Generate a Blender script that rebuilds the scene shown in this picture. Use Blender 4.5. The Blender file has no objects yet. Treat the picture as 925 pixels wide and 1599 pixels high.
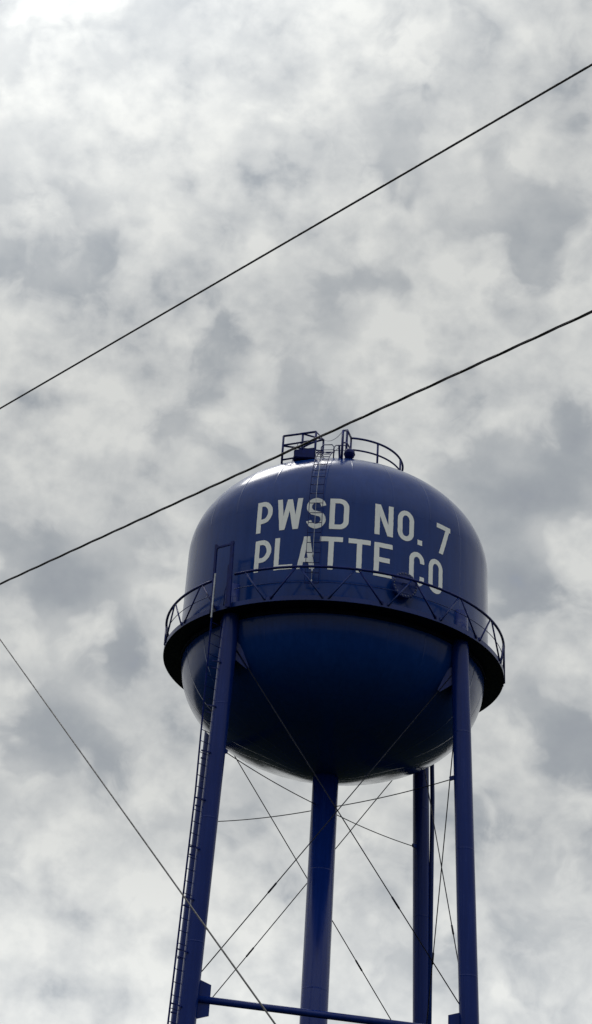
import bpy, bmesh, math, random
from mathutils import Vector, Matrix
random.seed(7)
R_ = math.radians
scene = bpy.context.scene
col = scene.collection
PI = math.pi

# ------------------------------------------------------------------ measures (metres; z = 0 is the balcony floor)
R, ZS, HR, NR = 4.36, 3.151, 2.922, 2.048         # tank radius, shell top, roof rise and roundness
RW, HB, NB = 4.254, 2.829, 2.211                            # bowl depth and roundness
RB = 4.792                                       # balcony radius
RL, BAT, LEG_R = 4.336, 0.0332, 0.233            # leg circle, batter, tube radius
LEG_AZ = [-38.985, 51.015, 141.015, -128.985]
GROUND = -20.5
BASE = Vector((0, 0, GROUND))


def P(az, r, z):                                 # azimuth 0 faces the viewer, positive to the right
    a = R_(az)
    return Vector((r * math.sin(a), -r * math.cos(a), z))


def leg_axis(i, z):
    return P(LEG_AZ[i], RL - BAT * z, z)


def roof_z(r):
    return ZS + HR * (1 - (r / R) ** NR) ** (1 / NR)


# ------------------------------------------------------------------ node helpers / materials
class N:
    def __init__(s, tree):
        s.t = tree

    def n(s, typ, **kw):
        o = s.t.nodes.new(typ)
        for k, v in kw.items():
            setattr(o, k, v)
        return o

    def put(s, sock, v):
        if hasattr(v, 'is_linked') or isinstance(v, bpy.types.NodeSocket):
            s.t.links.new(v, sock)
        else:
            sock.default_value = v

    def m(s, op, a, b=0.0, c=0.0, clamp=False):
        o = s.n('ShaderNodeMath', operation=op, use_clamp=clamp)
        for i, v in enumerate((a, b, c)):
            s.put(o.inputs[i], v)
        return o.outputs[0]

    def vm(s, op, a, b=(0, 0, 0), out=0):
        o = s.n('ShaderNodeVectorMath', operation=op)
        s.put(o.inputs[0], a)
        s.put(o.inputs[1], b)
        return o.outputs[out]

    def rng(s, v, a, b, c, d, smooth=True):
        o = s.n('ShaderNodeMapRange', interpolation_type='SMOOTHSTEP' if smooth else 'LINEAR')
        for k, x in zip(('Value', 'From Min', 'From Max', 'To Min', 'To Max'), (v, a, b, c, d)):
            s.put(o.inputs[k], x)
        return o.outputs[0]

    def noise(s, vec, scale, detail=4, rough=.55, dist=0.0, out='Fac'):
        o = s.n('ShaderNodeTexNoise')
        s.put(o.inputs['Vector'], vec)
        o.inputs['Scale'].default_value = scale
        o.inputs['Detail'].default_value = detail
        o.inputs['Roughness'].default_value = rough
        o.inputs['Distortion'].default_value = dist
        return o.outputs[out]

    def mix(s, f, a, b):
        o = s.n('ShaderNodeMix', data_type='RGBA')
        s.put(o.inputs[0], f)
        s.put(o.inputs[6], a)
        s.put(o.inputs[7], b)
        return o.outputs[2]

    def ramp(s, f, stops):
        o = s.n('ShaderNodeValToRGB')
        e = o.color_ramp.elements
        while len(e) < len(stops):
            e.new(.5)
        for el, (p, c) in zip(e, stops):
            el.position = p
            el.color = (*c, 1)
        s.put(o.inputs[0], f)
        return o.outputs[0]


def new_mat(name):
    m = bpy.data.materials.new(name)
    m.use_nodes = True
    t = m.node_tree
    return m, N(t), t.nodes['Principled BSDF']


def paint(name, base, rough=.3, var=.25, spec=.5, bump=.004, scale=3.0, metal=0.0):
    m, k, b = new_mat(name)
    tc = k.n('ShaderNodeTexCoord').outputs['Object']
    n1 = k.noise(tc, scale, 3, .5)
    lo = tuple(c * (1 - var) for c in base) + (1,)
    hi = tuple(min(1, c * (1 + var)) for c in base) + (1,)
    k.put(b.inputs['Base Color'], k.mix(k.rng(n1, .3, .7, 0, 1), lo, hi))
    n2 = k.noise(tc, scale * 3, 2, .5)
    k.put(b.inputs['Roughness'], k.rng(n2, .3, .7, rough * .8, rough * 1.25))
    b.inputs['Metallic'].default_value = metal
    b.inputs['Specular IOR Level'].default_value = spec
    if bump:
        bp = k.n('ShaderNodeBump')
        bp.inputs['Strength'].default_value = .5
        bp.inputs['Distance'].default_value = bump
        k.put(bp.inputs['Height'], k.noise(tc, scale * 8, 3))
        k.put(b.inputs['Normal'], bp.outputs[0])
    return m


def tank_paint():
    m, k, b = new_mat('tank blue paint')
    tc = k.n('ShaderNodeTexCoord').outputs['Object']
    sx = k.n('ShaderNodeSeparateXYZ')
    k.put(sx.inputs[0], tc)
    x, y, z = sx.outputs
    ang = k.m('ARCTAN2', y, x)

    def line(v, count, w, ph=0.0):                # 1 on a thin meridian seam
        f = k.m('FRACT', k.m('ADD', k.m('MULTIPLY', v, count), ph))
        return k.rng(k.m('ABSOLUTE', k.m('SUBTRACT', f, .5)), 0, w, 1, 0)
    roofm = k.rng(z, ZS - .02, ZS + .02, 0, 1)
    bowlm = k.rng(z, -.05, 0.0, 1, 0)
    shellm = k.m('MULTIPLY', k.rng(z, 0, .05, 0, 1), k.rng(z, ZS - .05, ZS, 1, 0))
    mer = k.m('MULTIPLY', line(ang, 24 / (2 * PI), .03, .18), k.m('MAXIMUM', roofm, bowlm))
    ver = k.m('MULTIPLY', line(ang, 5 / (2 * PI), .003, .05), shellm)
    hor = 0.0
    for zz in (ZS, ZS - 1.75, -1.95, 5.35):
        h = k.rng(k.m('ABSOLUTE', k.m('SUBTRACT', z, zz)), 0, .022, .22, 0)
        hor = k.m('MAXIMUM', hor, h)
    seam = k.m('MAXIMUM', k.m('MAXIMUM', mer, ver), hor)
    # dents and plate waviness, in metres
    mp = k.n('ShaderNodeMapping')
    mp.inputs['Scale'].default_value = (1, 1, .6)
    k.put(mp.inputs[0], tc)
    wav = k.noise(mp.outputs[0], .9, 1, .4)
    wav2 = k.noise(mp.outputs[0], 2.6, 0, .5)
    hgt = k.m('ADD', k.m('MULTIPLY', seam, .005), k.m('ADD', k.m('MULTIPLY', wav, .022), k.m('MULTIPLY', wav2, .0012)))
    bp = k.n('ShaderNodeBump')
    bp.inputs['Strength'].default_value = 1
    bp.inputs['Distance'].default_value = 1
    k.put(bp.inputs['Height'], hgt)
    k.put(b.inputs['Normal'], bp.outputs[0])
    # weathering: soft chalking and vertical run streaks
    ms = k.n('ShaderNodeMapping')
    ms.inputs['Scale'].default_value = (5, 5, .35)
    k.put(ms.inputs[0], tc)
    st = k.noise(ms.outputs[0], 1.6, 3, .55)
    ch = k.noise(tc, .7, 5, .6)
    fine = k.noise(tc, 7, 2, .5)
    f = k.m('ADD', k.m('MULTIPLY', st, .45), k.m('ADD', k.m('MULTIPLY', ch, .4), k.m('MULTIPLY', fine, .15)))
    c = k.ramp(f, [(.30, (.0030, .027, .155)), (.5, (.0040, .034, .188)), (.72, (.0075, .043, .222))])
    k.put(b.inputs['Base Color'], c)
    k.put(b.inputs['Roughness'], k.rng(k.m('ADD', k.m('MULTIPLY', ch, .6), k.m('MULTIPLY', fine, .4)), .3, .7, .13, .20))
    b.inputs['Specular IOR Level'].default_value = .21
    return m


M_TANK = tank_paint()
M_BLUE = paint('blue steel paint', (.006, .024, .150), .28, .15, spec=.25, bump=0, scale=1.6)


def leg_paint():
    m, k, b = new_mat('leg blue paint')
    tc = k.n('ShaderNodeTexCoord').outputs['Object']
    sx = k.n('ShaderNodeSeparateXYZ')
    k.put(sx.inputs[0], tc)
    mp = k.n('ShaderNodeMapping')
    mp.inputs['Scale'].default_value = (8, 8, .4)
    k.put(mp.inputs[0], tc)
    f = k.m('ADD', k.m('MULTIPLY', k.noise(mp.outputs[0], 1.3, 3, .55), .6), k.m('MULTIPLY', k.noise(tc, .8, 4, .6), .4))
    k.put(b.inputs['Base Color'], k.ramp(f, [(.3, (.0030, .016, .125)), (.5, (.0042, .021, .160)), (.72, (.0075, .028, .185))]))
    k.put(b.inputs['Roughness'], k.rng(f, .3, .7, .18, .30))
    b.inputs['Specular IOR Level'].default_value = .22
    fr = k.m('FRACT', k.m('DIVIDE', k.m('ADD', sx.outputs[2], 40.7), 3.05))
    weld = k.rng(k.m('ABSOLUTE', k.m('SUBTRACT', fr, .5)), 0, .007, 1, 0)
    bp = k.n('ShaderNodeBump')
    bp.inputs['Strength'].default_value = 1
    bp.inputs['Distance'].default_value = 1
    k.put(bp.inputs['Height'], k.m('ADD', k.m('MULTIPLY', weld, .004), k.m('MULTIPLY', k.noise(tc, 1.1, 1, .4), .006)))
    k.put(b.inputs['Normal'], bp.outputs[0])
    return m


M_LEG = leg_paint()
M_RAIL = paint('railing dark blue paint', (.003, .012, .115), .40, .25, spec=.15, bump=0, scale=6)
M_DARK = paint('painted underside shade', (.004, .006, .022), .55, .3, spec=.1, bump=0, scale=4)  # balcony shade painted in as a near-black blue
M_ROD = paint('tie rod dark paint', (.008, .010, .026), .5, .3, spec=.2, bump=0, scale=6)


def letter_paint():
    m, k, b = new_mat('aged white lettering paint')
    tc = k.n('ShaderNodeTexCoord').outputs['Object']
    mp = k.n('ShaderNodeMapping')
    mp.inputs['Scale'].default_value = (9, 9, .8)
    k.put(mp.inputs[0], tc)
    st = k.noise(mp.outputs[0], 1.5, 4, .6)
    bl = k.noise(tc, 2.2, 4, .6)
    f = k.m('ADD', k.m('MULTIPLY', st, .55), k.m('MULTIPLY', bl, .45))
    k.put(b.inputs['Base Color'], k.ramp(f, [(.30, (.64, .69, .71)), (.46, (.86, .89, .89)), (.7, (.90, .92, .91))]))
    b.inputs['Roughness'].default_value = .45
    b.inputs['Specular IOR Level'].default_value = .3
    return m


M_WHITE = letter_paint()
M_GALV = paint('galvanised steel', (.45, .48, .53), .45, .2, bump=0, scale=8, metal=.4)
M_BOLT = paint('bolt heads', (.15, .17, .25), .4, .2, spec=.3, bump=0, scale=20)
M_CABLE = paint('weathered black cable jacket', (.085, .080, .095), .55, .35, spec=.3, bump=0, scale=12)
M_WIRE = paint('bare stranded wire', (.042, .043, .048), .5, .3, spec=.3, bump=0, scale=12)


def ground_mat():
    m, k, b = new_mat('mown grass')
    tc = k.n('ShaderNodeTexCoord').outputs['Object']
    n = k.m('ADD', k.m('MULTIPLY', k.noise(tc, .05, 6), .5), k.m('MULTIPLY', k.noise(tc, 2.5, 6, .7), .5))
    k.put(b.inputs['Base Color'], k.ramp(n, [(.3, (.008, .014, .006)), (.5, (.014, .022, .009)), (.7, (.026, .030, .013))]))
    b.inputs['Roughness'].default_value = .9
    b.inputs['Specular IOR Level'].default_value = .1
    return m


# ------------------------------------------------------------------ mesh helpers
def frame_of(d):
    d = d.normalized()
    up = Vector((0, 0, 1)) if abs(d.z) < .95 else Vector((0, 1, 0))
    a = d.cross(up).normalized()
    return a, a.cross(d).normalized()


def tube(bm, pts, r, seg=8, closed=False, cap=True, r_end=None):
    pts = [Vector(p) for p in pts]
    n = len(pts)
    rings = []
    ref = None
    for i, p in enumerate(pts):
        if closed:
            d = pts[(i + 1) % n] - pts[i - 1]
        else:
            d = pts[min(i + 1, n - 1)] - pts[max(i - 1, 0)]
        d.normalize()
        if ref is None:
            a, _ = frame_of(d)
        else:
            a = (ref - d * ref.dot(d)).normalized()
        ref = a
        b = d.cross(a)
        rr = r if r_end is None else r + (r_end - r) * i / (n - 1)
        rings.append([bm.verts.new(p + (a * math.cos(t) + b * math.sin(t)) * rr)
                      for t in (2 * PI * k / seg for k in range(seg))])
    for i in range(n if closed else n - 1):
        A, B = rings[i], rings[(i + 1) % n]
        for k in range(seg):
            f = bm.faces.new((A[k], A[(k + 1) % seg], B[(k + 1) % seg], B[k]))
            f.smooth = True
    if cap and not closed:
        bm.faces.new(rings[0][::-1])
        bm.faces.new(rings[-1])


def bar(bm, p0, p1, w, t, side=None):             # flat bar; w along `side`, t across it
    p0, p1 = Vector(p0), Vector(p1)
    d = (p1 - p0).normalized()
    if side is None:
        a, b = frame_of(d)
    else:
        a = (Vector(side) - d * Vector(side).dot(d)).normalized()
        b = d.cross(a)
    v = []
    for p in (p0, p1):
        for sa, sb in ((-1, -1), (1, -1), (1, 1), (-1, 1)):
            v.append(bm.verts.new(p + a * sa * w / 2 + b * sb * t / 2))
    for q in ((3, 2, 1, 0), (4, 5, 6, 7), (0, 1, 5, 4), (1, 2, 6, 5), (2, 3, 7, 6), (3, 0, 4, 7)):
        bm.faces.new([v[i] for i in q])


def lathe(bm, prof, seg=48, mat=None, smooth=True):
    mat = mat or Matrix.Identity(4)
    rings = []
    for r, z in prof:
        if r < 1e-5:
            rings.append([bm.verts.new(mat @ Vector((0, 0, z)))])
        else:
            rings.append([bm.verts.new(mat @ Vector((r * math.cos(2 * PI * k / seg), r * math.sin(2 * PI * k / seg), z)))
                          for k in range(seg)])
    for A, B in zip(rings, rings[1:]):
        for k in range(seg):
            k2 = (k + 1) % seg
            if len(A) == 1 and len(B) == 1:
                continue
            if len(A) == 1:
                f = bm.faces.new((A[0], B[k2], B[k]))
            elif len(B) == 1:
                f = bm.faces.new((A[k], A[k2], B[0]))
            else:
                f = bm.faces.new((A[k], A[k2], B[k2], B[k]))
            f.smooth = smooth


def arc(az0, az1, r, z, n=24, c=(0, 0)):
    return [P(az0 + (az1 - az0) * i / n, r, z) + Vector((c[0], c[1], 0)) for i in range(n + 1)]


def make(name, bm, mat, parent=None, label=None, loc=None):
    bmesh.ops.recalc_face_normals(bm, faces=bm.faces)
    me = bpy.data.meshes.new(name)
    bm.to_mesh(me)
    bm.free()
    me.materials.append(mat)
    o = bpy.data.objects.new(name, me)
    col.objects.link(o)
    if parent is not None:
        o.parent = parent
        if parent.type == 'EMPTY':
            o.location = -BASE                     # parts are modelled with z = 0 at the balcony floor
    if loc is not None:
        o.location = loc
    if label:
        o['label'] = label
    return o


def B():
    return bmesh.new()


# ------------------------------------------------------------------ the tower
tower = bpy.data.objects.new('water_tower', None)
col.objects.link(tower)
tower.location = BASE
tower['label'] = 'dark blue elevated water tower with white painted lettering on its round tank'
tower['category'] = 'water tower'

# tank: bowl, shell and roof in one welded skin
prof = []
for i in range(41):
    t = PI / 2 * (1 - i / 40)
    prof.append((RW * max(0, math.cos(t)) ** (2 / NB) if i else 0.0, -HB * math.sin(t) ** (2 / NB)))
prof = [(r, z - .26 * max(0, 1 - (r / 2.0) ** 2) ** 2) for r, z in prof]   # the bowl draws down to its riser
prof[-1] = (RW, 0.0)
prof.append((R, .003))
for i in range(1, 13):
    prof.append((R, ZS * i / 12))
for i in range(1, 45):
    t = PI / 2 * i / 44
    prof.append((R * max(0, math.cos(t)) ** (2 / NR) if i < 44 else 0.0, ZS + HR * math.sin(t) ** (2 / NR)))
bm = B()
lathe(bm, prof, 192)
tank = make('tank', bm, M_TANK, tower)

# painted words, laid on the shell
LW = .140


def curve_arc(cx, cy, rx, ry, a0, a1, n=14):
    return [(cx + rx * math.cos(R_(a0 + (a1 - a0) * i / n)), cy + ry * math.sin(R_(a0 + (a1 - a0) * i / n)))
            for i in range(n + 1)]


def stroke(bm, pts, off, closed=False, w=LW, cut0=None, cut1=None):
    """flat brush stroke on the cylinder; cut = horizontal end direction for slanted strokes"""
    fine = []
    n = len(pts)
    for i in range(n if closed else n - 1):
        a, b = pts[i], pts[(i + 1) % n]
        L = math.hypot(b[0] - a[0], b[1] - a[1])
        m = max(1, int(L / .08))
        for k in range(m):
            fine.append((a[0] + (b[0] - a[0]) * k / m, a[1] + (b[1] - a[1]) * k / m))
    if not closed:
        fine.append(pts[-1])
    n = len(fine)
    L = []
    for i in range(n):
        p = fine[i]
        q0 = fine[i - 1] if (closed or i > 0) else None
        q1 = fine[(i + 1) % n] if (closed or i < n - 1) else None

        def nd(a, b):
            l = math.hypot(b[0] - a[0], b[1] - a[1])
            return ((b[0] - a[0]) / l, (b[1] - a[1]) / l)
        d0 = nd(q0, p) if q0 else nd(p, q1)
        d1 = nd(p, q1) if q1 else d0
        n0, n1 = (-d0[1], d0[0]), (-d1[1], d1[0])
        s = (n0[0] + n1[0], n0[1] + n1[1])
        l = math.hypot(*s)
        s = (s[0] / l, s[1] / l)
        k = w / 2 / max(.35, s[0] * n0[0] + s[1] * n0[1])
        sx, sy = s[0] * k, s[1] * k
        cut = cut0 if i == 0 else cut1 if i == n - 1 else None
        if cut and not closed:                     # end cut level with the baseline
            kx = w / 2 / abs(d0[1])
            sx, sy = (kx if sx > 0 else -kx), 0
        row = []
        jit = (random.uniform(-.003, .003), random.uniform(-.003, .003))
        for e in (1, -1):
            u, v = p[0] + e * sx + jit[0], p[1] + e * sy + jit[1]
            a = u / R
            row.append(bm.verts.new(((R + off) * math.sin(a), -(R + off) * math.cos(a), v)))
        L.append(row)
    for i in range(n if closed else n - 1):
        A, Bv = L[i], L[(i + 1) % n]
        bm.faces.new((A[0], A[1], Bv[1], Bv[0]))


def glyph(bm, ch, u0, u1, z0, z1):
    t = LW / 2
    w, h = u1 - u0, z1 - z0
    X = lambda a: u0 + a
    Y = lambda a: z0 + a
    o1, o2, o3 = .005, .0068, .0086
    T = lambda pts: [(u0 + a, z0 + b) for a, b in pts]
    if ch == 'P':
        stroke(bm, T([(t, 0), (t, h)]), o1)
        ym = h * .36
        r = (h - t - ym) / 2
        cy = (h - t + ym) / 2
        stroke(bm, T([(t, h - t)] + curve_arc(w - t - r * .82, cy, r * .82, r, 90, -90) + [(t, ym)]), o2)
    elif ch == 'D':
        stroke(bm, T([(t, 0), (t, h)]), o1)
        r = .19
        stroke(bm, T([(t, h - t)] + curve_arc(w - t - r, h - t - r, r, r, 90, 0, 8) + curve_arc(w - t - r, t + r, r, r, 0, -90, 8) + [(t, t)]), o2)
    elif ch == 'O':
        rx = w / 2 - t
        ry = rx * 1.15
        stroke(bm, T(curve_arc(w / 2, h - t - ry, rx, ry, 180, 0) + curve_arc(w / 2, t + ry, rx, ry, 0, -180)), o1, closed=True)
    elif ch == 'C':
        rx = w / 2 - t
        ry = rx * 1.15
        stroke(bm, T([(w - t, h * .69)] + curve_arc(w / 2, h - t - ry, rx, ry, 0, 180) + curve_arc(w / 2, t + ry, rx, ry, 180, 360) + [(w - t, h * .31)]), o1)
    elif ch == 'S':
        rx = w / 2 - t
        ry = (h - 2 * t) / 4
        top = curve_arc(w / 2, h - t - ry, rx, ry, 8, 180, 12)
        mid = curve_arc(w / 2, h - t - ry, rx, ry, 180, 238, 5)[1:]
        mid2 = curve_arc(w / 2, t + ry, rx, ry, 58, 0, 5)
        bot = curve_arc(w / 2, t + ry, rx, ry, 0, -172, 12)[1:]
        stroke(bm, T(top + mid + mid2 + bot), o1)
    elif ch == 'W':
        a = .085
        stroke(bm, T([(a, h), (w * .245, 0)]), o1, cut0=1, cut1=1)
        stroke(bm, T([(w * .255, 0), (w * .5, h * .98)]), o2, cut0=1, cut1=1)
        stroke(bm, T([(w * .5, h * .98), (w * .745, 0)]), o3, cut0=1, cut1=1)
        stroke(bm, T([(w - a, h), (w * .755, 0)]), o1, cut0=1, cut1=1)
    elif ch == 'N':
        stroke(bm, T([(t, 0), (t, h)]), o1)
        stroke(bm, T([(w - t, 0), (w - t, h)]), o1)
        stroke(bm, T([(t + .01, h), (w - t - .01, 0)]), o2, cut0=1, cut1=1)
    elif ch == '.':
        stroke(bm, T([(w / 2, 0), (w / 2, h)]), o1, w=w)
    elif ch == '7':
        stroke(bm, T([(0, h - t), (w, h - t)]), o1)
        stroke(bm, T([(w - .085, h), (w * .30, 0)]), o2, cut0=1, cut1=1)
    elif ch == 'L':
        stroke(bm, T([(t, 0), (t, h)]), o1)
        stroke(bm, T([(t * 1.2, t), (w, t)]), o2)
    elif ch == 'A':
        stroke(bm, T([(.08, 0), (w / 2 - .01, h)]), o1, cut0=1, cut1=1)
        stroke(bm, T([(w - .08, 0), (w / 2 + .01, h)]), o2, cut0=1, cut1=1)
        stroke(bm, T([(w * .27, h * .27), (w * .73, h * .27)]), o3, w=LW * .85)
    elif ch == 'T':
        stroke(bm, T([(0, h - t), (w, h - t)]), o1)
        stroke(bm, T([(w / 2, 0), (w / 2, h - t)]), o2)
    elif ch == 'E':
        stroke(bm, T([(t, 0), (t, h)]), o1)
        for y, ww in ((h - t, w), (h * .5, w * .86), (t, w)):
            stroke(bm, T([(t, y), (ww, y)]), o2)


ROW1 = [('P', -2.36, -1.83), ('W', -1.76, -.95), ('S', -.90, -.32), ('D', -.27, .30), ('N', .96, 1.53),
        ('O', 1.61, 2.15), ('.', 2.22, 2.39), ('7', 2.86, 3.43)]
ROW2 = [('P', -2.34, -1.79), ('L', -1.74, -1.16), ('A', -1.10, -.54), ('T', -.49, .17), ('T', .27, .92),
        ('E', .97, 1.53), ('C', 1.98, 2.50), ('O', 2.60, 3.14)]
for row, z0, z1, words in ((ROW1, 2.312, 3.265, 'upper line PWSD NO. 7'), (ROW2, 1.12, 2.07, 'lower line PLATTE CO')):
    for ch, a, b in row:                           # the painter's lines sink a little towards the right
        bm = B()
        f = (a + 2.36) / 5.3
        lo = z0 - (.03 if row is ROW1 else .095) * f
        hi = z1 - (.085 if row is ROW1 else .02) * f
        glyph(bm, ch, a + .022, b - (0 if ch == '.' else .028), lo, lo + .15 if ch == '.' else hi)
        what = 'full stop' if ch == '.' else 'numeral 7' if ch == '7' else 'letter ' + ch
        make('letter', bm, M_WHITE, tank, 'white painted %s in the %s' % (what, words))

# balcony: floor, outer fascia, underside
bm = B()
lathe(bm, [(RB - .012, .006), (RW + .01, .006), (RW + .01, -.002), (RB - .012, -.002), (RB - .012, -.012), (RB, -.012), (RB, .120), (RB - .012, .122), (RB - .012, .006)], 160, smooth=False)
balcony = make('balcony', bm, M_BLUE, tower)
bm = B()
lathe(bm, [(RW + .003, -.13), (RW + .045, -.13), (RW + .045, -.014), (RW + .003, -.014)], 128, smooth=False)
make('stiffener_ring', bm, M_DARK, balcony)  # ring coloured near-black, shade painted in

bm = B()
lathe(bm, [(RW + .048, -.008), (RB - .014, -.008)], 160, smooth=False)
make('floor_underside', bm, M_DARK, balcony)  # thin sheet under the floor, its shade painted as colour

# balcony railing
GATE0, GATE1 = -42.0, -35.0
tops = [-12.1 + 18.63 * k for k in range(-4, 6)]
gap = 360 - (tops[-1] - tops[0])
tops += [tops[-1] + gap / 10 * k for k in range(1, 10)]
ZT, ZF = .95, .11
bm = B()
tube(bm, arc(GATE1 + .8, GATE0 - 1.4 + 360, RB, ZT, 110), .037, 8)
railing = make('balcony_railing', bm, M_RAIL, tower)
bm = B()
tube(bm, arc(GATE1 + .8, GATE0 - 1.4 + 360, RB - .02, .52, 110), .0115, 6)
make('mid_rail', bm, M_BLUE, railing)
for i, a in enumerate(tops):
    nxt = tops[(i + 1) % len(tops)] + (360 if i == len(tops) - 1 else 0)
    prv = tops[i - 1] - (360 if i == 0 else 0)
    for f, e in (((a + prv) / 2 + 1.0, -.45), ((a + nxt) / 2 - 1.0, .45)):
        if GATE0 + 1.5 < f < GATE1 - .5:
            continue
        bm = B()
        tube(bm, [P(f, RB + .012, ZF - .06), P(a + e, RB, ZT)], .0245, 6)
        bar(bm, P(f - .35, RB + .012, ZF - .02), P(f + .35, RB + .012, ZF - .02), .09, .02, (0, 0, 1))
        lit = (e < 0 and 0 < a < 50) or (e > 0 and -35 < a < 0)  # light painted in: braces that catch it get the brighter blue
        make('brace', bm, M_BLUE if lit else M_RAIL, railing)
for a, z0, z1, r in ((GATE0 - 1.3, -.02, 1.32, .028), (84.5, -.12, ZT, .020)):
    bm = B()
    tube(bm, [P(a, RB + .012, z0), P(a, RB + .012, z1)], r, 8)
    make('post', bm, M_RAIL, railing)

# walk-through gate at the head of the leg ladder
bm = B()
rad = P(-38.5, 1, 0)
tan = Vector((math.cos(R_(-38.5)), math.sin(R_(-38.5)), 0))
gl0, gl1 = P(-41.7, 4.89, -.05), P(-42.3, 4.89, 1.97)
gr0, gr1 = P(-34.7, 4.89, -.05), P(-35.4, 4.89, 1.92)
bar(bm, gl0, gl1, .070, .05, tan)
bar(bm, gr0, gr1, .105, .05, tan)
bar(bm, gl1 + Vector((0, 0, -.10)) + tan * .04, gr1 + Vector((0, 0, -.07)) - tan * .055, .05, .04, (0, 0, 1))
gate = make('ladder_gate', bm, M_RAIL, tower)
v0 = gl1 + tan * .038 - Vector((0, 0, .0))
bm = B()
ov = rad * .026
f = [bm.verts.new(p + ov) for p in (v0, v0 + tan * .10 - Vector((0, 0, .10)), v0 - Vector((0, 0, .16)))]
g = [bm.verts.new(p - ov * .4) for p in (v0, v0 + tan * .10 - Vector((0, 0, .10)), v0 - Vector((0, 0, .16)))]
bm.faces.new(f); bm.faces.new(g[::-1])
for i in range(3):
    bm.faces.new((f[i], g[i], g[(i + 1) % 3], f[(i + 1) % 3]))
make('gusset', bm, M_RAIL, gate)
bm = B()
bar(bm, P(-36.0, 4.84, .0), P(-36.2, 4.84, 1.25), .085, .06, tan)
make('backing_post', bm, M_RAIL, gate)
bm = B()
tube(bm, [P(-37.0, 4.86, .05), P(-37.1, 4.86, .50), P(-36.7, 4.86, .58), P(-36.0, 4.86, .66)], .014, 6)
make('handle', bm, M_RAIL, gate)

# legs
Z_JOINT, Z_ROD = -9.95, -.66
for i in range(4):
    bm = B()
    z0, z1 = GROUND, .86
    n = 24
    tube(bm, [leg_axis(i, z0 + (z1 - z0) * k / n) for k in range(n + 1)], LEG_R, 40)
    leg = make('leg', bm, M_LEG, tower)
    bm = B()
    lathe(bm, [(0, .0), (.46, .0), (.46, .045), (LEG_R + .004, .045)], 32, Matrix.Translation(leg_axis(i, GROUND)), False)
    make('base_plate', bm, M_LEG, leg)
    for j in ((i + 1) % 4, (i - 1) % 4):
        t = (leg_axis(j, -1) - leg_axis(i, -1)).normalized()
        nrm = t.cross(Vector((0, 0, 1))).normalized()
        L = (leg_axis(j, -1) - leg_axis(i, -1)).length
        slope = (Z_JOINT - Z_ROD) / L
        o = leg_axis(i, 0)
        pts = [(.20, -.72), (.30, -.82), (.385, -.98), (.575, -1.42), (.515, -1.47), (.20, -1.24)]
        bm = B()
        f = [bm.verts.new(o + t * a + Vector((0, 0, z)) + nrm * .012) for a, z in pts]
        g = [bm.verts.new(o + t * a + Vector((0, 0, z)) - nrm * .012) for a, z in pts]
        bm.faces.new(f); bm.faces.new(g[::-1])
        for k in range(len(pts)):
            k2 = (k + 1) % len(pts)
            bm.faces.new((f[k], g[k], g[k2], f[k2]))
        make('rod_plate', bm, M_LEG, leg)
        bm = B()                                   # lug plate where the upper panel's rods end
        f = [bm.verts.new(leg_axis(i, Z_JOINT) + t * a + Vector((0, 0, z)) + nrm * .012) for a, z in ((.2, .45), (.5, .35), (.5, -.35), (.2, -.45))]
        g = [bm.verts.new(leg_axis(i, Z_JOINT) + t * a + Vector((0, 0, z)) - nrm * .012) for a, z in ((.2, .45), (.5, .35), (.5, -.35), (.2, -.45))]
        bm.faces.new(f); bm.faces.new(g[::-1])
        for k in range(4):
            bm.faces.new((f[k], g[k], g[(k + 1) % 4], f[(k + 1) % 4]))
        make('rod_plate', bm, M_LEG, leg)

# bracing between neighbouring legs: crossed rods in two panels and struts at the joint
for i in range(4):
    j = (i + 1) % 4
    for a, b, off in ((i, j, .017), (j, i, -.017)):
        for za, zb in ((Z_ROD, Z_JOINT + .3), (Z_JOINT - .3, GROUND + .6)):
            p, q = leg_axis(a, za), leg_axis(b, zb)
            n = (q - p).cross(Vector((0, 0, 1))).normalized() * (off if a == i else -off)
            bm = B()
            tube(bm, [p + n, q + n], .0145, 6)
            mid = (p + q) / 2 + n
            d = (q - p).normalized()
            tube(bm, [p + (q - p) * .72 + n - d * .16, p + (q - p) * .72 + n + d * .16], .026, 6)
            make('tie_rod', bm, M_ROD, tower)
    bm = B()
    tube(bm, [leg_axis(i, Z_JOINT), leg_axis(j, Z_JOINT)], .085, 16)
    make('strut', bm, M_LEG, tower)
    # slack radial rod from leg to riser
    bm = B()
    p, q = leg_axis(i, -3.70), P(LEG_AZ[i], .34, -3.93)
    tube(bm, [p.lerp(q, k / 14) - Vector((0, 0, .11 * 4 * (k / 14) * (1 - k / 14) * .6)) for k in range(15)], .0125, 6)
    make('radial_rod', bm, M_ROD, tower)
    bm = B()
    ax = P(LEG_AZ[i], 1, 0)
    for s in (-1, 1):
        tb = Vector((-ax.y, ax.x, 0)) * .02 * s
        bar(bm, leg_axis(i, -3.70) - ax * .20 + tb, leg_axis(i, -3.70) - ax * .40 + tb - Vector((0, 0, .02)), .10, .012, (0, 0, 1))
    make('clevis', bm, M_LEG, tower)

bm = B()
lathe(bm, [(0, GROUND), (.352, GROUND), (.352, -2.85), (0, -2.85)], 48)
make('riser_pipe', bm, M_LEG, tower)
bm = B()
tube(bm, [Vector((3.11, 3.47, GROUND)), Vector((3.11, 3.47, -2.2)), Vector((3.07, 3.42, -.9)), Vector((3.03, 3.37, -.05))], .064, 16)
make('overflow_pipe', bm, M_BLUE, tower)

# ladder up the left front leg: two side rails with the rungs running towards the leg
LA = -41.4


def lad(r, z):
    return P(LA, r + max(0, -5 - z) * BAT, z)


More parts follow.
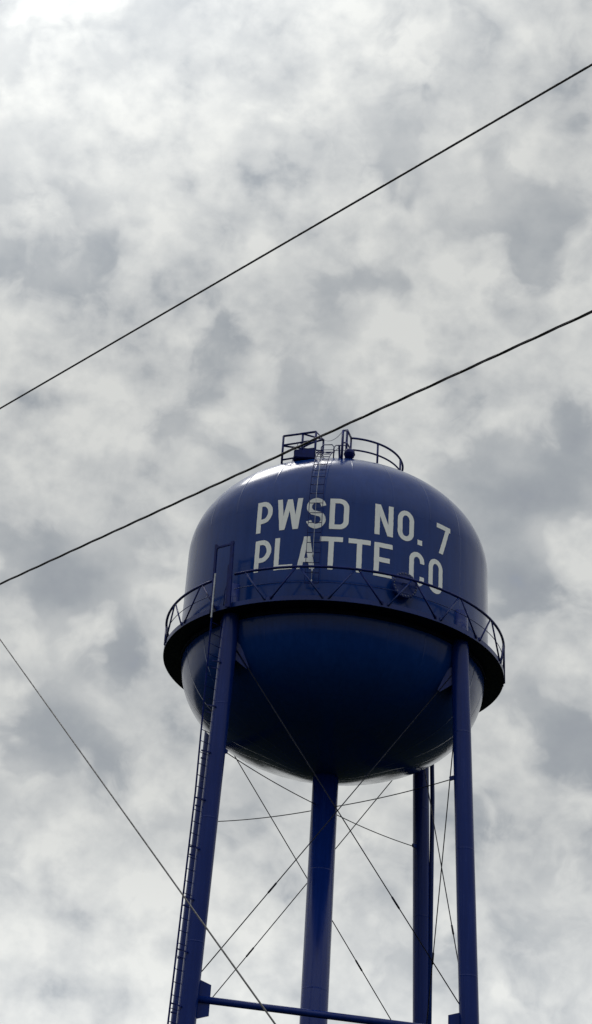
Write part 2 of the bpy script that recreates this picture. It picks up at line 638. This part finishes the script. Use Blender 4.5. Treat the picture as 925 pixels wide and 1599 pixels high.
bm = B()
for r0 in (4.89, 4.50):
    z0, z1 = GROUND, (.95 if r0 > 4.8 else -.02)
    zz = [z0, -12.0, -5.0, -2.0, z1]
    for a, b in zip(zz, zz[1:]):
        bar(bm, lad(r0, a), lad(r0, b), .05, .014, P(LA, 1, 0))
lad_o = make('leg_ladder', bm, M_RAIL, tower)
z = GROUND + .35
while z < -.1:
    bm = B()
    tube(bm, [lad(4.89, z), lad(4.50, z)], .0095, 6)
    make('rung', bm, M_RAIL, lad_o)
    z += .3
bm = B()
bar(bm, P(-41.15, 4.925, -.24), P(-41.15, 4.925, 1.06), .040, .030, tan)  # pale bar added for light reflected by the ladder side rail
make('glint_bar', bm, M_GALV, lad_o, 'pale bar painted as a glint on the ladder side rail')
z = -1.40
while z > GROUND + 1:
    bm = B()
    r0 = RL - BAT * z + LEG_R + .03
    for dz, e in ((0, -38.55), (-.2, -40.4)):
        bar(bm, P(LA - .3, r0 + .06, z + dz + .02), P(e, r0 + (.0 if dz == 0 else -.02), z + dz - .06 * (dz == 0)), .035, .035, (0, 0, 1))
    make('ladder_bracket', bm, M_RAIL, lad_o)
    z -= 1.25

# ladder over shell and roof, centred left of the front
LZ = -8.0




path = [(R + .16, z) for z in [.60 + .2 * k for k in range(14)]]
for k in range(1, 40):
    t = PI / 2 * k / 44
    c, sn = math.cos(t), math.sin(t)
    r, zz = R * c ** (2 / NR), ZS + HR * sn ** (2 / NR)
    nx, nz = (r / R) ** (NR - 1) / R, ((zz - ZS) / HR) ** (NR - 1) / HR
    l = math.hypot(nx, nz)
    if r < 2.75:
        break
    path.append((r + .16 * nx / l, zz + .16 * nz / l))
tl = Vector((math.cos(R_(LZ)), math.sin(R_(LZ)), 0))
bm = B()
for s in (-1, 1):
    pp = [P(LZ, r, z) + tl * .185 * s for r, z in path]
    for a, b in zip(pp, pp[1:]):
        bar(bm, a, b, .045, .012, P(LZ, 1, .3))
for r, z in (path[0], path[-1]):
    bar(bm, P(LZ, r, z) - tl * .185, P(LZ, r, z) + tl * .185, .03, .012, (0, 0, 1))
roof_ladder = make('tank_ladder', bm, M_RAIL, tower)
acc, last = 0.0, path[0]
for k, q in enumerate(path):
    acc += math.hypot(q[0] - last[0], q[1] - last[1])
    if k and acc >= .30:
        f = 1 - (acc - .30) / max(1e-6, math.hypot(q[0] - last[0], q[1] - last[1]))
        r, zz = last[0] + (q[0] - last[0]) * f, last[1] + (q[1] - last[1]) * f
        acc -= .30
        bm = B()
        c = P(LZ, r, zz)
        tube(bm, [c - tl * .185, c + tl * .185], .011, 6)
        make('rung', bm, M_RAIL, roof_ladder)
    last = q
bm = B()
tube(bm, [P(LZ, r + .03, z) for r, z in path[:-3]], .0052, 6)
for zc in (.62, .95, 1.42):
    tube(bm, [P(LZ, R + .19, zc - .06), P(LZ, R + .19, zc + .06)], .020, 6)
make('safety_cable', bm, M_GALV, roof_ladder, 'pale steel safety cable')
for s, (rr, dx) in enumerate(((2.98, 0), (2.55, .30))):
    c = P(LZ, rr, roof_z(rr) + .16) + tl * dx
    bm = B()
    w, hgt = .185, .27
    pts = [c - tl * w - Vector((0, 0, .18)), c - tl * w + Vector((0, 0, hgt - .08)), c - tl * (w - .06) + Vector((0, 0, hgt)),
           c + tl * (w - .06) + Vector((0, 0, hgt)), c + tl * w + Vector((0, 0, hgt - .08)), c + tl * w - Vector((0, 0, .18))]
    tube(bm, pts, .016, 6)
    tube(bm, [c - tl * w + Vector((0, 0, .1)), c + tl * w + Vector((0, 0, .1))], .010, 6)
    make('grab_hoop', bm, M_RAIL, roof_ladder)

# manway on the shell
MA, MZ = 23.4, .86
rot = Matrix.Translation(P(MA, R - .03, MZ)) @ Matrix.Rotation(R_(MA), 4, 'Z') @ Matrix.Rotation(R_(90), 4, 'X')
bm = B()
lathe(bm, [(.285, 0), (.285, .20), (.365, .20), (.365, .235), (0, .235)], 48, rot, False)
manway = make('manway', bm, M_BLUE, tower)
bm = B()
lathe(bm, [(.362, .238), (.362, .268), (.355, .272), (.20, .275), (0, .290)], 48, rot, False)
make('cover', bm, M_BLUE, manway)
for k in range(24):
    a = 2 * PI * k / 24
    bm = B()
    lathe(bm, [(.017, .262), (.017, .296), (0, .297)], 6, rot @ Matrix.Translation((.322 * math.cos(a), .322 * math.sin(a), 0)), False)
    make('bolt', bm, M_BOLT, manway)
bm = B()
tube(bm, [rot @ Vector((-.10, .0, .285)), rot @ Vector((-.09, 0, .34)), rot @ Vector((.09, 0, .34)), rot @ Vector((.10, 0, .285))], .012, 6)
make('handle', bm, M_RAIL, manway)

# railing round the top of the roof, with the platform rails by the ladder
CX, CY, RR = .19, -.10, 1.66


def C_(az, z, r=RR):
    return P(az, r, z) + Vector((CX, CY, 0))


ZTOP, ZMID = 6.72, 6.32
gc = Vector((-.64, -1.77, ZTOP))
gaz = -27.0
bm = B()
tube(bm, [C_(2 + (331 * k / 80), ZTOP) for k in range(81)], .033, 8)
roof_rail = make('roof_railing', bm, M_RAIL, tower)
bm = B()
tube(bm, [C_(2 + (331 * k / 80), ZMID) for k in range(81)], .027, 6)
make('mid_rail', bm, M_RAIL, roof_rail)


def post(x, y, zt, r=.031, name='post'):
    rr = math.hypot(x, y)
    bm = B()
    tube(bm, [Vector((x, y, roof_z(rr) - .03)), Vector((x, y, zt))], r, 8)
    return make(name, bm, M_RAIL, roof_rail)


for a in (2, 31, 70, 113, 154, 195, 236, 277, 333):
    q = C_(a, 0)
    post(q.x, q.y, ZTOP)
p1, p2, p3 = Vector((0.0, -3.24, 6.07)), Vector((.12, -2.72, 6.41)), C_(2, ZTOP)
pa, pm, pb, pc = Vector((-1.71, -2.68, 6.11)), Vector((-1.15, -2.84, 6.13)), Vector((-.77, -2.97, 6.15)), C_(-27, ZTOP)
post(p1.x, p1.y, p1.z, .036)
post(p2.x, p2.y, p2.z, .034)
for q in (pa, pm, pb):
    post(q.x, q.y, q.z, .033)
dn = lambda v, d: v - Vector((0, 0, d))
for a, b, r in ((p1, p2, .024), (p2, p3, .026), (dn(p1, .40), dn(p2, .42), .020), (dn(p2, .42), dn(p3, .40), .020),
                (pa, pb, .026), (dn(pa, .31), dn(pb, .28), .022), (dn(pa, .80), dn(pb, .76), .022),
                (pm, pc, .022), (dn(pa, .33), dn(pc, .40), .022), (pb, pc, .012)):
    bm = B()
    tube(bm, [a, b], r * 1.3, 8)
    make('rail', bm, M_RAIL, roof_rail)
for d0, d1 in ((.0, .0), (.42, .42)):
    a, b = dn(pc, d0), dn(p1, d1)
    bm = B()
    tube(bm, [a.lerp(b, k / 16) - Vector((0, 0, .16 * 4 * (k / 16) * (1 - k / 16))) for k in range(17)], .008, 6)
    make('chain', bm, M_RAIL, roof_rail)

# roof hatch behind the platform rail
bm = B()
c0 = Vector((-1.06, -2.98, 0))
zb = roof_z(3.12) - .08
bot = [(-.30, -.20), (.29, -.20), (.29, .25), (-.30, .25)]
lo = [bm.verts.new(c0 + Vector((a, b, zb))) for a, b in bot]
hi = [bm.verts.new(c0 + Vector((a * 1.04, b * 1.04, zb + z))) for (a, b), z in zip(bot, (.24, .36, .42, .30))]
bm.faces.new(lo[::-1]); bm.faces.new(hi)
for k in range(4):
    bm.faces.new((lo[k], lo[(k + 1) % 4], hi[(k + 1) % 4], hi[k]))
bmesh.ops.bevel(bm, geom=bm.edges[:], offset=.02, segments=2, affect='EDGES')
hatch = make('roof_hatch', bm, M_RAIL, tower)
bm = B()
tube(bm, [c0 + Vector((-.26, -.235, zb + .20)), c0 + Vector((-.20, -.26, zb + .42)), c0 + Vector((-.12, -.26, zb + .42)), c0 + Vector((-.06, -.235, zb + .24))], .010, 6)
make('handle', bm, M_RAIL, hatch)
bm = B()
bar(bm, c0 + Vector((.315, -.19, zb + .20)), c0 + Vector((.315, .12, zb + .24)), .12, .014, (0, 0, 1))
make('hinge_plate', bm, M_GALV, hatch, 'pale hinge plate')

# vent beside the gate posts
vz = roof_z(2.75)
T = Matrix.Translation((.215, -2.74, vz - .06))
bm = B()
lathe(bm, [(0, 0), (.09, 0), (.09, .10), (.135, .12), (.155, .20), (.15, .29), (.11, .335), (0, .345)], 24, T)
vent = make('roof_vent', bm, M_RAIL, tower)
bm = B()
lathe(bm, [(.158, .185), (.166, .19), (.166, .215), (.158, .22)], 24, T, False)
make('band', bm, M_RAIL, vent)
bm = B()
bar(bm, Vector((-.06, -2.9, roof_z(2.9) - .05)), Vector((-.09, -2.9, roof_z(2.9) + .42)), .06, .03, (1, 0, 0))
make('stanchion', bm, M_RAIL, roof_rail)

# ------------------------------------------------------------------ overhead lines


def cable(name, a, b, t0, t1, r, mat, label, cat, sag=0.0, twist=None, group=None):
    a, b = Vector(a), Vector(b)
    o = a + (b - a) * t0
    e = a + (b - a) * t1
    n = 60
    def at(s):
        return o.lerp(e, s) - Vector((0, 0, sag * 4 * s * (1 - s)))
    bm = B()
    if twist:
        L = (e - o).length
        turns = L / twist
        m = int(turns * 12)
        u, v = frame_of(e - o)
        for k in range(3):
            tube(bm, [at(i / m) + (u * math.cos(2 * PI * (turns * i / m + k / 3)) + v * math.sin(2 * PI * (turns * i / m + k / 3))) * r * .95
                      for i in range(m + 1)], r, 6)
    else:
        tube(bm, [at(i / n) for i in range(n + 1)], r, 8)
    ob = make(name, bm, mat, None)
    ob['label'] = label
    ob['category'] = cat
    return ob


cable('power_cable', (-3.375, -29.688, -11.774), (.98, -34.439, -11.926), -2.6, 3.2, .0060, M_CABLE,
      'thick twisted black power cable crossing diagonally in front of the tower roof', 'cable', sag=.0, twist=1.05)
cable('power_cable', (-3.463, -30.68, -10.295), (-2.541, -31.7, -10.353), -14, 16, .0088, M_CABLE,
      'thin dark overhead cable at upper left, high above the long diagonal cable', 'cable')
cable('guy_wire', (-3.15, -30.295, -12.629), (-1.62, -32.827, -14.827), -3.2, 3.58, .0056, M_WIRE,
      'thin steel wire slanting down to the right, at lower left beside the tower', 'wire')

# ------------------------------------------------------------------ ground
bm = B()
bmesh.ops.create_circle(bm, cap_ends=True, radius=4000, segments=96)
g = make('ground', bm, ground_mat(), None, loc=(0, 0, GROUND))
g['kind'] = 'structure'

# ------------------------------------------------------------------ daylight: broken overcast, sun behind cloud up and to the left
SUN_AZ, SUN_EL = -24.0, 58.0
sd = Vector((math.sin(R_(SUN_AZ)) * math.cos(R_(SUN_EL)), math.cos(R_(SUN_AZ)) * math.cos(R_(SUN_EL)), math.sin(R_(SUN_EL))))
w = bpy.data.worlds.new('World')
scene.world = w
w.use_nodes = True
k = N(w.node_tree)
bg = w.node_tree.nodes['Background']
BG = .1
bg.inputs['Strength'].default_value = BG
sky = k.n('ShaderNodeTexSky', sky_type='NISHITA', sun_disc=False)
sky.sun_elevation = R_(SUN_EL)
sky.sun_rotation = R_(SUN_AZ)
d = k.vm('NORMALIZE', k.n('ShaderNodeTexCoord').outputs['Generated'])
sp = k.n('ShaderNodeSeparateXYZ')
k.put(sp.inputs[0], d)
mp = k.n('ShaderNodeMapping')
mp.inputs['Scale'].default_value = (1, 1, 1.15)
k.put(mp.inputs[0], d)
dv = mp.outputs[0]
warp = k.vm('SCALE', k.vm('SUBTRACT', k.noise(dv, 20, 3, .5, out='Color'), (.5, .5, .5)))
warp.node.inputs['Scale'].default_value = .05
dw = k.vm('ADD', d, warp)
n_big = k.noise(dv, 10, 2, .5)
n_mid = k.noise(k.vm('ADD', dv, (3.1, 1.7, .4)), 24, 5, .5)
SE = sd * .022
n_off = k.noise(k.vm('ADD', dv, (3.1 + SE.x, 1.7 + SE.y, .4 + SE.z)), 24, 5, .5)
vor = k.n('ShaderNodeTexVoronoi', feature='F1', normalize=True)
k.put(vor.inputs['Vector'], k.vm('ADD', dv, warp))
vor.inputs['Scale'].default_value = 26
vor.inputs['Detail'].default_value = 2
vor.inputs['Roughness'].default_value = .55
puff = k.m('SUBTRACT', .42, vor.outputs['Distance'])
n_fin = k.noise(k.vm('ADD', dv, (7.7, .3, 2.4)), 70, 5, .55)
base = k.m('ADD', .50, k.m('ADD', k.m('MULTIPLY', k.m('SUBTRACT', n_big, .5), 1.0), k.m('MULTIPLY', k.m('SUBTRACT', n_mid, .5), .55)))
bias = 0.0
# individual cloud banks: (direction, angular radius, thinner (+) or thicker (-))
BANKS = [(-0.1572,0.8933,0.4210,0.0268,-0.50),(-0.1853,0.8890,0.4188,0.0214,0.10),(0.0991,0.8730,0.4776,0.0304,-0.50),(0.1115,0.8934,0.4353,0.0286,-0.60),(0.1343,0.8647,0.4840,0.0214,-0.35),(0.0566,0.8489,0.5254,0.0214,-0.25),(0.1381,0.8456,0.5157,0.0179,-0.35),(-0.1599,0.9254,0.3437,0.0250,-0.40),(-0.1208,0.9130,0.3896,0.0161,-0.35),(-0.1115,0.9236,0.3668,0.0179,-0.30),(-0.1250,0.9365,0.3276,0.0196,-0.40),(0.1365,0.9228,0.3602,0.0250,-0.35),(0.1171,0.9205,0.3728,0.0179,-0.15),(-0.0888,0.8609,0.5010,0.0286,-0.22),(-0.1129,0.8797,0.4618,0.0250,-0.20),(-0.0952,0.8709,0.4821,0.0196,0.35),(-0.1863,0.9026,0.3880,0.0214,0.35),(-0.1498,0.9043,0.3998,0.0214,0.35),(0.0373,0.8402,0.5410,0.0393,0.25),(0.1213,0.8805,0.4582,0.0161,0.25),(0.1355,0.8801,0.4550,0.0143,0.30),(0.1162,0.9080,0.4025,0.0250,0.30),(0.0967,0.9309,0.3523,0.0214,0.35),(-0.1766,0.8456,0.5038,0.0393,0.15),(-0.1783,0.8624,0.4738,0.0321,0.10),(-0.1023,0.9022,0.4190,0.0143,0.30),(-0.1233,0.9279,0.3517,0.0179,0.30),(0.0076,0.8437,0.5368,0.0214,0.10),(-0.0141,0.8523,0.5229,0.0214,-0.20),(-0.1694,0.9149,0.3664,0.0179,0.20),(0.0972,0.8510,0.5162,0.0214,0.25),(-0.1649,0.9332,0.3192,0.0214,0.10),(-0.0449,0.8464,0.5307,0.0250,-0.12)]
for x, y, z, r, a in BANKS:
    dist = k.vm('DISTANCE', dw, (x, y, z), out=1)
    bias = k.m('ADD', bias, k.rng(dist, 0, r * 1.8, a, 0))
# a bank of heaped cloud with crisp lit edges lies in front of a softer grey layer
dens = k.m('ADD', k.m('ADD', k.noise(dw, 15, 8, .54), k.m('MULTIPLY', puff, .28)), k.m('MULTIPLY', bias, .42))
mask = k.rng(dens, .40, .64, 0, 1)
relief = k.m('ADD', k.m('MULTIPLY', k.m('SUBTRACT', n_mid, n_off), -1.7), k.m('ADD', k.m('MULTIPLY', puff, .35), k.m('MULTIPLY', k.m('SUBTRACT', n_fin, .5), .62)))
lit = k.m('ADD', .79, relief)
back_layer = k.m('ADD', k.m('ADD', base, k.m('MULTIPLY', bias, .55)), k.m('MULTIPLY', relief, .35))
rim = k.m('MULTIPLY', k.m('MULTIPLY', mask, k.m('SUBTRACT', 1.0, mask)), .50)
val = k.m('ADD', k.m('ADD', k.m('MULTIPLY', back_layer, k.m('SUBTRACT', 1.0, mask)), k.m('MULTIPLY', lit, mask)), rim)
clouds = k.ramp(k.m('MULTIPLY', val, .9), [(0.0, (.265, .288, .330)), (.30, (.352, .378, .405)), (.55, (.490, .508, .518)), (.74, (.565, .580, .580)), (1.0, (.665, .675, .660))])
glow = k.vm('DISTANCE', d, tuple(sd), out=1)
g1 = k.rng(glow, .12, .50, 1, 0)
g2 = k.rng(glow, .0, .26, 1, 0)
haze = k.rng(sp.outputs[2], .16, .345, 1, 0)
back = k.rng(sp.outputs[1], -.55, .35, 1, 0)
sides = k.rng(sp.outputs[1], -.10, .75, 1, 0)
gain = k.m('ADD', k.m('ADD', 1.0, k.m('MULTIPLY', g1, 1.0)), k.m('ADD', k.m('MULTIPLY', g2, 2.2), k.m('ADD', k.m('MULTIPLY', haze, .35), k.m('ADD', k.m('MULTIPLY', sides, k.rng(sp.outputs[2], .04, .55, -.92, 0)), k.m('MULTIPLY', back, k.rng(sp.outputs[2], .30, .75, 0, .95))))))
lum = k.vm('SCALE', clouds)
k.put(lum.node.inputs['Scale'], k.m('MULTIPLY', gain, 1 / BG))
gapf = k.rng(val, .02, .22, .22, 0)
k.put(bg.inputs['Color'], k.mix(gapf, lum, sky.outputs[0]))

sun = bpy.data.lights.new('sun', 'SUN')
sun.energy = .8
sun.angle = R_(22)
sun.color = (1, .965, .91)
so = bpy.data.objects.new('sun', sun)
col.objects.link(so)
so.rotation_euler = (-sd).to_track_quat('-Z', 'Y').to_euler()

# ------------------------------------------------------------------ camera
cam = bpy.data.cameras.new('camera')
co = bpy.data.objects.new('camera', cam)
col.objects.link(co)
r = Vector((0.98953817, 0.08530137, 0.11635246))
u = Vector((-0.04956987, -0.55636205, 0.82946012))
f = Vector((-0.13548817, 0.82655003, 0.5463131))
co.matrix_world = Matrix(((r.x, u.x, -f.x, 0), (r.y, u.y, -f.y, -45.0), (r.z, u.z, -f.z, -18.8878), (0, 0, 0, 1)))
cam.sensor_fit = 'VERTICAL'
cam.sensor_height = 36
cam.lens = 2612.11 / 1599 * 36
cam.shift_x = (462.5 - 185.2352) / 1599
cam.shift_y = -(799.5 - 535.3653) / 1599
cam.clip_start = .1
cam.clip_end = 10000
scene.camera = co
scene.view_settings.view_transform = 'Standard'
scene.view_settings.look = 'None'
scene.view_settings.exposure = 0
